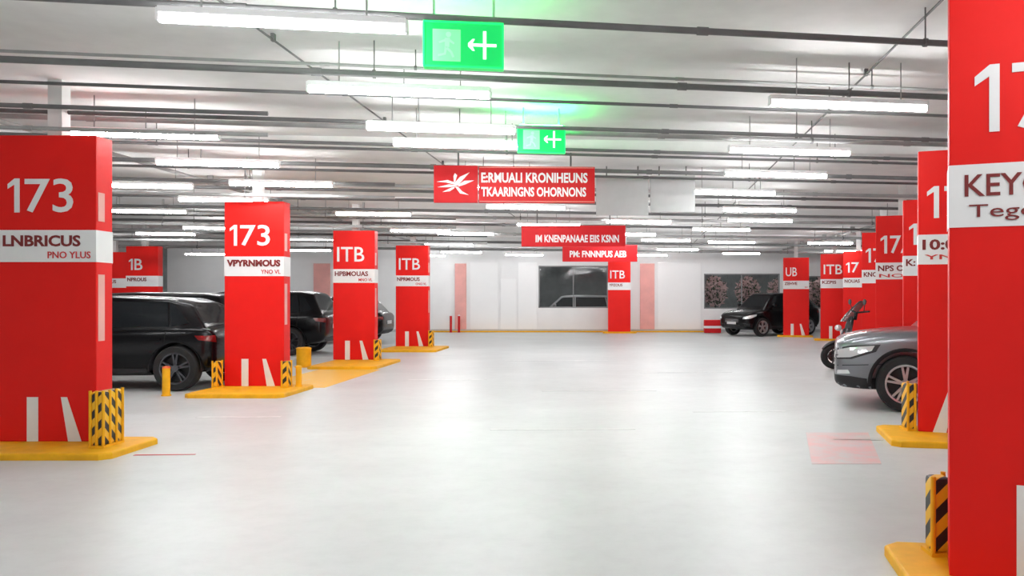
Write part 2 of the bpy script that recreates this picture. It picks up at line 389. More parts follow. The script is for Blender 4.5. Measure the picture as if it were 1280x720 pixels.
post('barrier_post', px(566), 34.05, 0.05, 0.75, M['redsign'], 'red and white post at the end wall', cap=M['white'])
post('barrier_post', px(576), 34.05, 0.05, 0.75, M['redsign'], 'red and white post at the end wall', cap=M['white'])
e = empty('red_barrier_box', (px(891)*.97, 33.6, 0)); tag(e, 'red and white low barrier block at the end wall', 'barrier')
box('barrier_body', -0.35, 0.35, -0.15, 0.15, 0, 0.55, M['redsign'], e, bev=0.03)
box('barrier_band', -0.355, 0.355, -0.155, 0.155, 0.2, 0.3, M['white'], e)

# floor paint
def paint(pts, m, label, z=0.003):
    cx = sum(p[0] for p in pts)/len(pts); cy = sum(p[1] for p in pts)/len(pts)
    o = prism('floor_marking', [(x-cx, y-cy) for x, y in pts], 0.0, z, m, loc=(cx, cy, 0))
    tag(o, label, 'floor marking')
paint([(-5.7, 12.98), (-4.45, 12.98), (-4.45, 16.28), (-5.7, 16.28)], M['fadeyellow'], 'worn yellow paint between two pillar kerbs')
paint([(1.86, 7.0), (2.47, 7.0), (2.9, 8.63), (2.23, 8.63)], M['fadepink'], 'faded pink rectangle painted on the floor')
for yy in (9.9, 15.0, 19.6, 24.5):
    paint([(-11, yy), (-5.9, yy), (-5.9, yy+0.1), (-11, yy+0.1)], M['fadewhite'], 'white parking bay line')
for yy in (9.0, 13.6):
    paint([(4.6, yy), (9.5, yy), (9.5, yy+0.1), (4.6, yy+0.1)], M['fadewhite'], 'white parking bay line')
paint([(-4.3, 7.38), (-3.75, 7.42), (-3.75, 7.44), (-4.3, 7.42)], M['redlet'], 'thin dark red painted line')
paint([(2.4, 8.18), (2.9, 8.16), (2.9, 8.2), (2.4, 8.21)], M['fadedark'], 'thin dark rub mark')
for (a, b_, y0, w_) in [(-4.9, -3.9, 9.7, .10), (-1.2, 0.4, 8.8, .05), (-0.9, 0.9, 12.5, .08), (1.2, 2.4, 10.2, .06), (-3.4, -2.0, 14.2, .1), (0.8, 2.6, 15.6, .1), (-2.2, 0.2, 18.5, .12)]:  # pale streaks lying across the floor
    paint([(a, y0), (b_, y0+0.05), (b_, y0+w_+0.05), (a, y0+w_)], M['fadewhite'], 'faint white streak across the floor')

# ------------------------------------------------------------------ ceiling lamps
lamp_pos = [(-1.99, 5.07), (-1.68, 6.76), (-1.62, 8.25), (-1.57, 9.11), (-4.85, 8.54), (-4.93, 10.36), (-4.86, 12.24),
 (2.26, 7.23), (2.27, 9.51), (2.5, 11.3), (2.18, 13.2), (3.17, 15.8), (-4.65, 16.5), (-4.6, 20.6), (-3.6, 21.6), (-5.2, 30.2),
 (2.0, 24.0), (3.1, 20.3), (3.6, 17.9), (4.1, 24.8), (5.5, 31.0), (-9.05, 16.0), (-11.7, 21.6), (-6.66, 14.2), (-8.5, 24.0),
 (7.3, 25.3), (-7.1, 12.4), (-1.6, 12.6), (-1.4, 15.3), (-1.2, 19.0), (-0.8, 24.0), (-0.5, 29.5), (-14.5, 19.5), (-16.0, 24.0),
 (-10.5, 29.0), (7.5, 16.5), (8.5, 21.0), (2.3, 2.6), (-2.1, 2.2), (-8.5, 9.4), (2.8, 28.5), (9.0, 29.5), (-13.0, 14.0), (6.0, 10.4),
 (-15.5, 31.5), (-7.0, 32.5), (-3.0, 32.0), (2.0, 32.2), (-1.5, 36.8), (5.5, 36.8), (9.5, 36.8), (-4.8, 25.5), (0.9, 18.2), (0.8, 21.8), (-9.5, 19.8)]  # those behind the end wall are unseen, added to light beyond the windows
def lamp_proto(x, y):
    e = empty('ceiling_lamp', (x, y, 3.2), TILT)
    tag(e, 'long white fluorescent batten lamp hanging from ceiling', 'lamp', group='fluorescent ceiling lamps')
    bm = bmesh.new(); add_box(bm, -0.75, 0.75, -0.035, 0.035, 0.015, 0.06, 0.008); add_box(bm, -0.76, -0.74, -0.03, 0.03, -0.035, 0.05, 0.004); add_box(bm, 0.74, 0.76, -0.03, 0.03, -0.035, 0.05, 0.004)
    a = obj_from_bm('lamp_housing', bm, M['housing'], e)
    bm = bmesh.new(); add_cyl(bm, (-0.74, 0, -0.012), (0.74, 0, -0.012), 0.027, 16)
    b_ = obj_from_bm('lamp_tube', bm, M['tube'], e, smooth=True, autos=40)
    c = cyl('suspension_rod', (-0.5, 0, 0.055), (-0.5, 0, CEIL-3.2), 0.006, M['pipel'], e, 8)
    d = cyl('suspension_rod', (0.5, 0, 0.055), (0.5, 0, CEIL-3.2), 0.006, M['pipel'], e, 8)
    return e, [a, b_, c, d]
proto, parts = lamp_proto(*lamp_pos[0])
for (x, y) in lamp_pos[1:]:
    e = proto.copy(); e.location = (x, y, 3.2); COL.objects.link(e)
    for p in parts:
        c = p.copy(); c.parent = e; COL.objects.link(c)

# ------------------------------------------------------------------ pipes
def pipe(y0, z, r, m, xa=-22, xb=15, tilt=TILT, label='grey service pipe running across the ceiling'):
    L0 = xa; L1 = xb
    e = empty('ceiling_pipe', (0, y0, z), tilt); tag(e, label, 'pipe', group='ceiling pipes')
    bm = bmesh.new(); add_cyl(bm, (L0, 0, 0), (L1, 0, 0), r, 12)
    x = L0+1
    while x < L1:
        add_cyl(bm, (x, 0, 0), (x+0.08, 0, 0), r*1.25, 12); x += 3.1
    obj_from_bm('pipe_run', bm, m, e, smooth=True, autos=40)
    x = max(-14.6, L0+0.3)+random.random()
    while x < L1-0.5:
        bm = bmesh.new(); add_cyl(bm, (x, 0, r*0.6), (x, 0, CEIL-z), 0.006, 6); add_cyl(bm, (x-0.012, 0, 0), (x+0.012, 0, 0), r*1.35, 12)
        obj_from_bm('pipe_hanger', bm, M['pipe'], e); x += 4.2
for (y0, z, r, ml) in [(5.55, 3.34, 0.024, 'pipe'), (6.95, 3.32, 0.028, 'pipe'), (7.15, 3.44, 0.014, 'pipel'), (7.75, 3.34, 0.016, 'pipe'), (8.75, 3.30, 0.022, 'pipe'),
  (9.3, 3.36, 0.028, 'pipel'), (10.0, 3.30, 0.02, 'pipe'), (10.45, 3.32, 0.018, 'pipe'), (11.6, 3.30, 0.03, 'pipe'), (12.4, 3.34, 0.02, 'pipe'), (13.5, 3.28, 0.03, 'pipel'),
  (14.3, 3.30, 0.026, 'pipe'), (15.4, 3.28, 0.03, 'pipe'), (16.9, 3.25, 0.03, 'pipe'), (18.2, 3.25, 0.034, 'pipel'), (19.9, 3.25, 0.032, 'pipe'), (22.4, 3.22, 0.036, 'pipel'),
  (25.4, 3.2, 0.04, 'pipe'), (29.2, 3.2, 0.045, 'pipel')]:
    pipe(y0, z, r, M[ml], xb=15)
for yp, rr in ((7.76, .020), (12.66, .026), (18.1, .03), (23.2, .035)):
    yy = yp-0.22+5.4*math.tan(TILT)
    for z, q in ((3.06, 1.0), (3.27, 1.1)):
        pipe(yy+0.02*q, z, rr*q, M['pipel'] if q == 1.0 else M['pipe'], xa=-22, xb=-3.3, label='grey service pipe passing in front of pillar head')
def long_pipe(x, z, r, m, ya, yb, dx=0):
    bm = bmesh.new(); add_cyl(bm, (0, 0, 0), (dx, yb-ya, 0), r, 12)
    for k in range(1, int((yb-ya)/3)):
        t = k*3/(yb-ya); add_box(bm, dx*t-r*1.6, dx*t+r*1.6, k*3-0.02, k*3+0.02, -r*1.2, CEIL-z)
    o = obj_from_bm('ceiling_conduit', bm, m, loc=(x, ya, z), smooth=True, autos=40)
    tag(o, 'thin grey conduit running along the ceiling', 'conduit', group='ceiling conduits')
long_pipe(2.36, 3.55, 0.010, M['pipe'], 4.5, 30, 1.2)
long_pipe(-2.75, 3.55, 0.009, M['pipe'], 3.5, 30, 0.9)
long_pipe(-6.9, 3.48, 0.03, M['pipel'], 5, 33, 0.3)
long_pipe(7.6, 3.46, 0.04, M['pipel'], 9, 33, 0)

# ------------------------------------------------------------------ exit signs
def exit_sign(x, y, z, label):
    e = empty('exit_sign', (x, y, z), TILT*0.8); tag(e, label, 'exit sign', group='green exit signs')
    box('sign_housing', -0.27, 0.27, 0.0, 0.07, -0.155, 0.155, M['green'], e, bev=0.01)
    box('sign_face', -0.262, 0.262, -0.006, 0.0, -0.148, 0.148, M['green'], e)
    bm = bmesh.new()
    for q in ((-.268, .268, .142, .156), (-.268, .268, -.156, -.142), (-.270, -.257, -.142, .142), (.257, .270, -.142, .142)):
        add_box(bm, q[0], q[1], -0.012, 0.0, q[2], q[3])
    obj_from_bm('lit_rim', bm, M['greenrim'], e)
    box('pictogram_panel', -0.205, -0.02, -0.009, -0.006, -0.115, 0.10, M['greenl'], e)
    head = [(-0.10+0.018*math.cos(t*math.pi/6), 0.065+0.018*math.sin(t*math.pi/6)) for t in range(12)]
    plate_xz('running_figure', [head, [(-.125, .04), (-.09, .045), (-.095, -.02), (-.125, -.015)], [(-.10, .04), (-.06, .01), (-.065, 0), (-.105, .022)],
       [(-.12, .035), (-.165, .015), (-.16, .003), (-.118, .018)], [(-.105, -.02), (-.075, -.05), (-.06, -.085), (-.075, -.09), (-.09, -.055), (-.12, -.03)],
       [(-.125, -.015), (-.13, -.06), (-.17, -.07), (-.17, -.085), (-.118, -.072), (-.11, -.03)]], -0.0095, 0.002, M['greenf'], e)
    plate_xz('arrow_symbol', [[(.03, -.010), (.22, -.010), (.22, .010), (.03, .010)], [(.130, -.095), (.152, -.095), (.152, -.010), (.130, -.010)],
       [(.130, .010), (.152, .010), (.152, .095), (.130, .095)], [(.03, .0105), (.06, .0105), (.075, .04), (.06, .04)], [(.03, -.0105), (.06, -.0105), (.075, -.04), (.06, -.04)]], -0.0095, 0.002, M['litwhite'], e)
    box('added_glow_strip', -0.24, 0.24, 0.01, 0.06, 0.155, 0.163, M['greenglow'], e)  # added glowing strip, strengthens the sign's green spill on the ceiling
    cyl('suspension_rod', (-0.2, 0.035, 0.15), (-0.2, 0.035, CEIL-z), 0.008, M['pipel'], e, 8)
    cyl('suspension_rod', (0.2, 0.035, 0.15), (0.2, 0.035, CEIL-z), 0.008, M['pipel'], e, 8)
exit_sign(-0.915, 5.4, 3.16, 'green lit emergency exit sign hanging near lamp')
exit_sign(-0.65, 9.0, 3.24, 'green lit emergency exit sign further along the aisle')

# ------------------------------------------------------------------ hanging red signs
def hang_sign(x0, x1, y, z0, z1, label):
    cx = (x0+x1)/2; h = (x1-x0)/2
    e = empty('hanging_sign', (cx, y, z0), math.radians(1.5)); tag(e, label, 'sign', group='red hanging signs')
    cyl('suspension_rod', (-h*0.7, 0.03, z1-z0), (-h*0.7, 0.03, CEIL-z0), 0.012, M['pipe'], e, 8)
    cyl('suspension_rod', (h*0.7, 0.03, z1-z0), (h*0.7, 0.03, CEIL-z0), 0.012, M['pipe'], e, 8)
    return e, h, z1-z0
e, h, H = hang_sign(-2.27, -0.06, 11.0, 2.765, 3.275, 'wide red direction sign with white emblem and two text lines')
box('emblem_panel', -h, -h+0.60, 0, 0.06, 0, H, M['redsign'], e, bev=0.006)
box('text_panel', -h+0.615, h, 0, 0.06, 0, H-0.01, M['redsign'], e, bev=0.006)
cx, cz = -h+0.29, H/2
def E(*pts): return [(cx+x, cz+z) for x, z in pts]
plate_xz('emblem', [
   E((-.25, .03), (-.10, .055), (.0, .02), (.0, -.01), (-.12, .02)),
   E((-.24, -.045), (-.08, -.005), (.0, -.015), (.0, -.035), (-.10, -.045)),
   E((-.17, -.11), (-.05, -.05), (.0, -.04), (-.01, -.06), (-.07, -.10)),
   E((.0, .02), (.07, .10), (.20, .16), (.12, .07), (.04, -.02), (.0, -.03)),
   E((.045, -.01), (.13, .045), (.26, .05), (.14, -.005), (.05, -.035)),
   E((.0, -.035), (.04, -.035), (.10, -.10), (.19, -.15), (.07, -.13)),
   E((-.015, .025), (.005, .03), (.03, .12), (.0, .15), (-.02, .11))], -0.001, 0.003, M['white'], e)
plate_xz('frame_line', [[(-h+.625, .015), (h-.01, .015), (h-.01, .022), (-h+.625, .022)], [(-h+.625, H-.03), (h-.01, H-.03), (h-.01, H-.023), (-h+.625, H-.023)]], -0.001, 0.002, M['pink'], e)
lettering('sign_lettering', 'E:RMUALI KRONIHEUNS', -h+0.65, h-0.10, 0.275, 0.415, -0.001, M['white'], e, 0.03)
lettering('sign_lettering', 'TKAARINGNS OHORNONS', -h+0.65, h-0.12, 0.085, 0.215, -0.001, M['white'], e, 0.03)
e, h, H = hang_sign(-1.65, 0.56, 17.0, 2.55, 3.0, 'red hanging sign with a white text line')
box('text_panel', -h, h, 0, 0.06, 0, H, M['redsign'], e, bev=0.006)
lettering('sign_lettering', 'IM KNENPANAAE EIIS KSNN', -h+0.3, h-0.14, 0.09, 0.25, -0.001, M['white'], e, 0.03)
e, h, H = hang_sign(-1.01, 1.05, 22.0, 2.46, 2.92, 'red hanging sign with short white text line')
box('text_panel', -h, h, 0, 0.06, 0, H, M['redsign'], e, bev=0.006)
lettering('sign_lettering', 'PM: FNNNPUS AEB', -h+0.2, h-0.3, 0.12, 0.30, -0.001, M['white'], e, 0.03)
for (a, b_, yy, z0, z1) in [(-0.05, 0.80, 13.0, 2.8, 3.45), (0.83, 1.56, 13.0, 2.85, 3.45)]:
    e = empty('ceiling_screen', ((a+b_)/2, yy, z0)); tag(e, 'plain pale grey screen panel hung below ceiling', 'panel', group='grey ceiling screens')
    h = (b_-a)/2
    box('screen_panel', -h, h, 0, 0.04, 0, z1-z0, M['screen'], e, bev=0.008)
    cyl('suspension_rod', (-h*.6, 0.02, z1-z0), (-h*.6, 0.02, CEIL-z0), 0.01, M['pipe'], e, 8)
    cyl('suspension_rod', (h*.6, 0.02, z1-z0), (h*.6, 0.02, CEIL-z0), 0.01, M['pipe'], e, 8)

# ------------------------------------------------------------------ cars
def lathe(bm, prof, seg, axis='y'):
    rings = []
    for k in range(seg):
        a = 2*math.pi*k/seg
        rings.append([bm.verts.new((r*math.cos(a), y, r*math.sin(a))) for r, y in prof])
    n = len(prof)
    for k in range(seg):
        A = rings[k]; B = rings[(k+1) % seg]
        for i in range(n):
            j = (i+1) % n
            bm.faces.new((A[i], A[j], B[j], B[i]))
def make_wheel(car, x, yo, side, R, rimmat):
    W = 0.22
    bm = bmesh.new()
    r0 = R*0.70
    lathe(bm, [(r0, -W/2), (R*0.93, -W/2), (R*0.985, -W/2+0.025), (R, -W/2+0.06), (R, W/2-0.06), (R*0.985, W/2-0.025), (R*0.93, W/2), (r0, W/2), (r0-0.01, W/2-0.03), (r0-0.01, -W/2+0.03)], 40)
    t = obj_from_bm('wheel', bm, M['tyre'], car, (x, side*(yo-W/2), R), smooth=True, autos=50)
    bm = bmesh.new()
    s = side
    lathe(bm, [(r0, s*(W/2-0.005)), (r0-0.025, s*(W/2-0.012)), (r0-0.035, s*(W/2-0.07)), (r0-0.035, -s*(W/2-0.02)), (r0, -s*(W/2-0.02))], 40)
    n = 5
    for k in range(n):
        for off in (-0.16, 0.16):
            a = 2*math.pi*k/n+off+0.3; a2 = 2*math.pi*k/n+off*0.5+0.3
            p0 = Vector((0.03*math.cos(a2), 0, 0.03*math.sin(a2))); p1 = Vector(((r0-0.015)*math.cos(a), 0, (r0-0.015)*math.sin(a)))
            d = (p1-p0).normalized(); nrm = Vector((-d.z, 0, d.x))*0.013
            ya = s*(W/2-0.02); yb = s*(W/2-0.06)
            vs = []
            for yy in (ya, yb):
                for p in (p0-nrm*1.3, p0+nrm*1.3, p1+nrm, p1-nrm): vs.append(bm.verts.new((p.x, yy, p.z)))
            for f in ((0, 1, 2, 3), (7, 6, 5, 4), (0, 4, 5, 1), (1, 5, 6, 2), (2, 6, 7, 3), (3, 7, 4, 0)): bm.faces.new([vs[i] for i in f])
    add_cyl(bm, (0, s*(W/2-0.07), 0), (0, s*(W/2-0.01), 0), 0.055, 20)
    obj_from_bm('wheel_rim', bm, rimmat, t, smooth=True, autos=35)
    bm = bmesh.new(); add_cyl(bm, (0, s*(W/2-0.12), 0), (0, s*(W/2-0.10), 0), r0-0.04, 28)
    obj_from_bm('brake_disc', bm, M['trim'], t, smooth=True, autos=35)

def patch(bvh, name, outline, D, m, parent, off=0.004, cuts=3, base=(0, 0)):
    """outline in (u,z), projected along D onto the body surface"""
    D = Vector((D[0], D[1], 0)).normalized(); U = Vector((-D.y, D.x, 0))
    bm = bmesh.new()
    f = bm.faces.new([bm.verts.new((u, z, 0)) for u, z in outline])
    bmesh.ops.triangulate(bm, faces=[f])
    for _ in range(cuts):
        long = [e for e in bm.edges if e.calc_length() > 0.09]
        if not long: break
        bmesh.ops.subdivide_edges(bm, edges=long, cuts=1)
        bmesh.ops.triangulate(bm, faces=bm.faces)
    dead = []
    for v in bm.verts:
        o = Vector((base[0], base[1], 0)) + U*v.co.x + Vector((0, 0, v.co.y)) - D*6
        hit, n, i, dist = bvh.ray_cast(o, D)
        if hit is None: dead.append(v); continue
        if n.dot(D) > 0: n = -n
        v.co = hit + n*off
    if dead: bmesh.ops.delete(bm, geom=dead, context='VERTS')
    if not bm.faces: bm.free(); return None
    return obj_from_bm(name, bm, m, parent, smooth=True)
def strip(pts, w=0.005):
    L = []; R = []
    for i, p in enumerate(pts):
        a = Vector(pts[max(0, i-1)]); b_ = Vector(pts[min(len(pts)-1, i+1)]); d = (b_-a).normalized(); n = Vector((-d.y, d.x))*w
        L.append(tuple(Vector(p)+n)); R.append(tuple(Vector(p)-n))
    return L+R[::-1]

def make_car(label, loc, rot, L, W, H, paint_m, style='suv', R=0.34, rimmat=None, cat='car', crossover=False, rear_oh=0.80):
    """front is +x local, origin on the ground at the centre"""
    rimmat = rimmat or M['rim']
    car = empty('car', (loc[0], loc[1], 0), rot); tag(car, label, cat)
    k = H/1.5
    if crossover:
        st = [(-.50, .48, .84, .78), (-.49, .36, .96, .87), (-.465, .28, 1.02, .94), (-.38, .24, 1.04, .99), (-.2, .22, 1.02, 1), (0, .22, .99, 1), (.15, .22, .97, 1), (.22, .22, .965, 1), (.33, .22, .94, .99), (.42, .22, .90, .96), (.475, .24, .85, .90), (.495, .28, .80, .84), (.50, .34, .74, .76)]
    else:
        st = [(-.50, .48, .84, .78), (-.49, .36, .96, .87), (-.465, .28, 1.02, .94), (-.38, .24, 1.04, .99), (-.2, .22, 1.02, 1), (0, .22, .99, 1), (.15, .22, .97, 1), (.22, .22, .96, 1), (.33, .22, .92, .99), (.42, .23, .86, .94), (.475, .27, .78, .85), (.50, .36, .66, .72)]
    prof = [(0.0, 0), (.80, 0), (.93, .06), (.985, .22), (1.0, .45), (.985, .66), (.965, .80), (.93, .93), (.82, .985), (.45, 1.01), (0, 1.02)]
    bm = bmesh.new(); rings = []
    hw = W/2
    for xf, zb, zt, wf in st:
        zb *= k; zt *= k; ring = []
        for u, t in prof: ring.append(bm.verts.new((xf*L, u*wf*hw, zb+(zt-zb)*t)))
        for u, t in prof[-2:0:-1]: ring.append(bm.verts.new((xf*L, -u*wf*hw, zb+(zt-zb)*t)))
        rings.append(ring)
    n = len(rings[0])
    for A, B in zip(rings[:-1], rings[1:]):
        for i in range(n):
            j = (i+1) % n; bm.faces.new((A[i], A[j], B[j], B[i]))
    bm.faces.new(rings[0]); bm.faces.new(rings[-1][::-1])
    body = obj_from_bm('car_body', bm, paint_m, None, smooth=True)
    ss = body.modifiers.new('s', 'SUBSURF'); ss.levels = 2; ss.render_levels = 2
    apply_mods(body)
    xw = (-L*0.5+rear_oh*(L/4.4), L*0.5-0.86*(L/4.4))
    bm = bmesh.new()
    for xx in xw:
        for s in (-1, 1): add_cyl(bm, (xx, s*(hw-0.27), R*1.0), (xx, s*(hw+0.2), R*1.0), R+0.055, 40)
    cut = obj_from_bm('cut', bm, M['trim'])
    bo = body.modifiers.new('b', 'BOOLEAN'); bo.object = cut; bo.operation = 'DIFFERENCE'; bo.solver = 'EXACT'
    apply_mods(body); bpy.data.objects.remove(cut)
    if style == 'hatch': bs = [(-.475, -.39), (-.40, -.31), (-.05, -.05), (.18, .07), (.27, .12)]
    else: bs = [(-.485, -.42), (-.42, -.36), (-.05, -.05), (.16, .08), (.27, .13)]
    zroof = [H-0.075, H-0.02, H, H-0.025, H-0.06]
    if style == 'hatch': zroof = [H-0.13, H-0.05, H, H-0.02, H-0.06]
    zb = .97*k-0.06
    bm = bmesh.new(); top = []; bot = []; topi = []
    for (xb, xt), zr in zip(bs, zroof):
        nb = 0.84 if xb in (bs[0][0], bs[-1][0]) else 0.92
        nt_ = 0.62 if xb in (bs[0][0], bs[-1][0]) else 0.70
        bot.append([bm.verts.new((xb*L, s*nb*hw, zb)) for s in (-1, 1)])
        top.append([bm.verts.new((xt*L, s*nt_*hw, zr-0.02)) for s in (-1, 1)])
        topi.append([bm.verts.new((xt*L, s*nt_*hw*0.7, zr+0.012)) for s in (-1, 1)])
    for i in range(4):
        for s in (0, 1):
            bm.faces.new((bot[i][s], bot[i+1][s], top[i+1][s], top[i][s]))
            bm.faces.new((top[i][s], top[i+1][s], topi[i+1][s], topi[i][s]))
        bm.faces.new((topi[i][0], topi[i+1][0], topi[i+1][1], topi[i][1]))
        bm.faces.new((bot[i][0], bot[i][1], bot[i+1][1], bot[i+1][0]))
    for i in (0, 4):
        bm.faces.new((bot[i][0], bot[i][1], top[i][1], topi[i][1], topi[i][0], top[i][0]))
    bmesh.ops.recalc_face_normals(bm, faces=bm.faces)
    bmesh.ops.bevel(bm, geom=[e for e in bm.edges if e.calc_face_angle(0) > 0.25 and min(v.co.z for v in e.verts) > zb-0.01 and max(v.co.z for v in e.verts) > zb+0.05], offset=0.04, segments=4, profile=0.5, affect='EDGES')
    cab = bpy.data.meshes.new('cab'); bm.to_mesh(cab); bm.free()
    bm = bmesh.new(); bm.from_mesh(body.data); bm.from_mesh(cab)
    for f in bm.faces: f.smooth = True
    bm.to_mesh(body.data)
    bvh = BVHTree.FromBMesh(bm); bm.free()
    try: body.data.set_sharp_from_angle(angle=math.radians(38))
    except Exception: pass
    body.data.materials.clear(); body.data.materials.append(paint_m)
    body.parent = car
    zb2 = zb+0.10; zt2 = H-0.11
    def lx(i, z):
        t = (z-zb)/(zroof[i]-zb); return (bs[i][0]+(bs[i][1]-bs[i][0])*t)*L
    rr0, rr1 = lx(0, zb2)+0.22, lx(0, zt2)+0.20
    ff0, ff1 = lx(4, zb2)-0.16, lx(4, zt2)-0.12
    xm = -0.02*L; xq = rr0+0.30
    for s in (-1, 1):
        D = (0, -s); sg = s
        def P(pts): return [(sg*x, z) for x, z in pts]
        patch(bvh, 'side_window', P([(xm+.03, zb2-.01), (ff0, zb2), (ff0-.03, zb2+.05), (ff1, zt2-.02), (ff1-.08, zt2), (xm+.03, zt2+.015)]), D, M['glass'], car)
        patch(bvh, 'side_window', P([(xq, zb2), (xm-.04, zb2-.01), (xm-.04, zt2+.015), (xq+.10, zt2+.01)]), D, M['glass'], car)
        patch(bvh, 'quarter_window', P([(rr0, zb2+.05), (xq-.04, zb2), (xq+.06, zt2+.005), (max(rr1, rr0+.08), zt2-.05)]), D, M['glass'], car)
        for xs_ in (xm, ff0-0.02+0.10, xq+0.02):
            patch(bvh, 'door_seam', P(strip([(xs_, zb2-.06), (xs_+.01, .75*k), (xs_, .5*k), (xs_-.02, .36*k)], 0.004)), D, M['seam'], car, 0.0015, 5)
        patch(bvh, 'sill_trim', P([(xw[0]+R+.09, .24*k), (xw[1]-R-.09, .24*k), (xw[1]-R-.09, .36*k), (xw[0]+R+.09, .36*k)]), D, M['trim'], car, 0.006, 6)
        for xh in (xm+0.14, xq+0.18):
            patch(bvh, 'door_handle', P([(xh-.09, .80*k), (xh+.09, .80*k), (xh+.09, .835*k), (xh-.09, .835*k)]), D, paint_m, car, 0.018)
        bm = bmesh.new(); bmesh.ops.create_uvsphere(bm, u_segments=16, v_segments=10, radius=1)
        for v in bm.verts: v.co = Vector((v.co.x*0.07, v.co.y*0.11, v.co.z*0.075))
        add_cyl(bm, (0, -s*0.16, -0.05), (0, 0, -0.03), 0.025, 10)
        obj_from_bm('side_mirror', bm, paint_m, car, (ff0-0.10, s*(hw+0.06), zb2+0.07), smooth=True)
        Dh = (-1, -s*0.9)
        base = (L*0.5-0.18, s*(hw-0.20))
        dv = Vector(Dh).normalized(); U = Vector((-dv.y, dv.x)); q = 1 if U.x < 0 else -1
        patch(bvh, 'headlight', [(q*-.20, .60*k), (q*.10, .62*k), (q*.30, .70*k), (q*.32, .76*k), (q*.08, .735*k), (q*-.18, .67*k)], Dh, M['lens'], car, 0.006, 4, base)
        if crossover:
            patch(bvh, 'headlight_surround', [(q*-.24, .585*k), (q*.12, .60*k), (q*.34, .69*k), (q*.37, .775*k), (q*.08, .755*k), (q*-.22, .69*k)], Dh, M['trim'], car, 0.003, 4, base)
            patch(bvh, 'lower_bumper_trim', [(q*-.30, .27*k), (q*.28, .25*k), (q*.30, .37*k), (q*.10, .40*k), (q*-.30, .42*k)], Dh, M['trim'], car, 0.006, 5, base)
            patch(bvh, 'bumper_crease', [(q*-.30, .50*k), (q*.36, .54*k), (q*.36, .548*k), (q*-.30, .508*k)], Dh, M['seam'], car, 0.003, 5, base)
            patch(bvh, 'fog_light', [(q*-.06, .42*k), (q*.10, .43*k), (q*.08, .475*k), (q*-.05, .465*k)], Dh, M['lens'], car, 0.008, 4, base)
        else:
            patch(bvh, 'fog_light', [(q*-.12, .37*k), (q*.06, .37*k), (q*.08, .44*k), (q*-.12, .44*k)], Dh, M['trim'], car, 0.006, 4, base)
        Dt = (1, -s*0.9); dv = Vector(Dt).normalized(); U = Vector((-dv.y, dv.x)); q = 1 if U.x > 0 else -1
        base = (-L*0.5+0.15, s*(hw-0.20))
        patch(bvh, 'tail_light', [(q*-.12, .76*k), (q*.14, .80*k), (q*.18, .87*k), (q*-.10, .87*k)], Dt, M['tail'], car, 0.006, 4, base)
        for xx in xw:
            make_wheel(car, xx, hw-0.012, s, R, rimmat)
            bm = bmesh.new(); ring = []
            lip = 0.10 if crossover else 0.062
            for a in range(0, 21):
                th = math.pi*a/20*1.06-0.03*math.pi
                ring.append([bm.verts.new((xx+rad*math.cos(th), s*yy, R+rad*math.sin(th))) for rad, yy in ((R+.05, hw-.27), (R+.05, hw-.025), (R+lip, hw-(.012 if crossover else .02)))])
            for A, B in zip(ring[:-1], ring[1:]):
                bm.faces.new((A[0], A[1], B[1], B[0])); bm.faces.new((A[1], A[2], B[2], B[1]))
            obj_from_bm('wheel_arch', bm, M['trim'], car, smooth=True)
    if crossover:
        for s in (-1, 1):
            bm = bmesh.new(); add_cyl(bm, (-L*.36, 0, 0), (L*.08, 0, 0), .014, 8); add_cyl(bm, (-L*.34, 0, 0), (-L*.34, 0, -.05), .012, 8); add_cyl(bm, (L*.06, 0, 0), (L*.06, 0, -.05), .012, 8)
            obj_from_bm('roof_rail', bm, M['chrome'], car, (0, s*hw*.60, H+.025), smooth=True)
    wb = 0.70*hw; wt = 0.54*hw
    patch(bvh, 'windscreen', [(-wb, zb2+.01), (wb, zb2+.01), (wt, zt2), (-wt, zt2)], (-1, 0), M['glass'], car)
    patch(bvh, 'rear_window', [(-wb, zb2+.05), (wb, zb2+.05), (wt, zt2), (-wt, zt2)], (1, 0), M['glass'], car)
    patch(bvh, 'grille', [(-.38, .47*k), (.38, .47*k), (.42, .60*k), (-.42, .60*k)], (-1, 0), M['trim'], car, 0.006)
    for zz in (.50, .54, .58):
        patch(bvh, 'grille_bar', [(-.36, zz*k), (.36, zz*k), (.36, zz*k+.01), (-.36, zz*k+.01)], (-1, 0), M['chrome'], car, 0.012)
    patch(bvh, 'air_intake', [(-.5, .30*k), (.5, .30*k), (.45, .40*k), (-.45, .40*k)], (-1, 0), M['trim'], car, 0.006)
    patch(bvh, 'rear_bumper_trim', [(-.6, .30*k), (.6, .30*k), (.6, .42*k), (-.6, .42*k)], (1, 0), M['trim'], car, 0.006)
    patch(bvh, 'number_plate', [(-.26, .62*k), (.26, .62*k), (.26, .62*k+.11), (-.26, .62*k+.11)], (1, 0), M['plate'], car, 0.012)
    if not crossover:
        patch(bvh, 'number_plate', [(-.26, .42*k), (.26, .42*k), (.26, .42*k+.10), (-.26, .42*k+.10)], (-1, 0), M['plate'], car, 0.02)
    return car

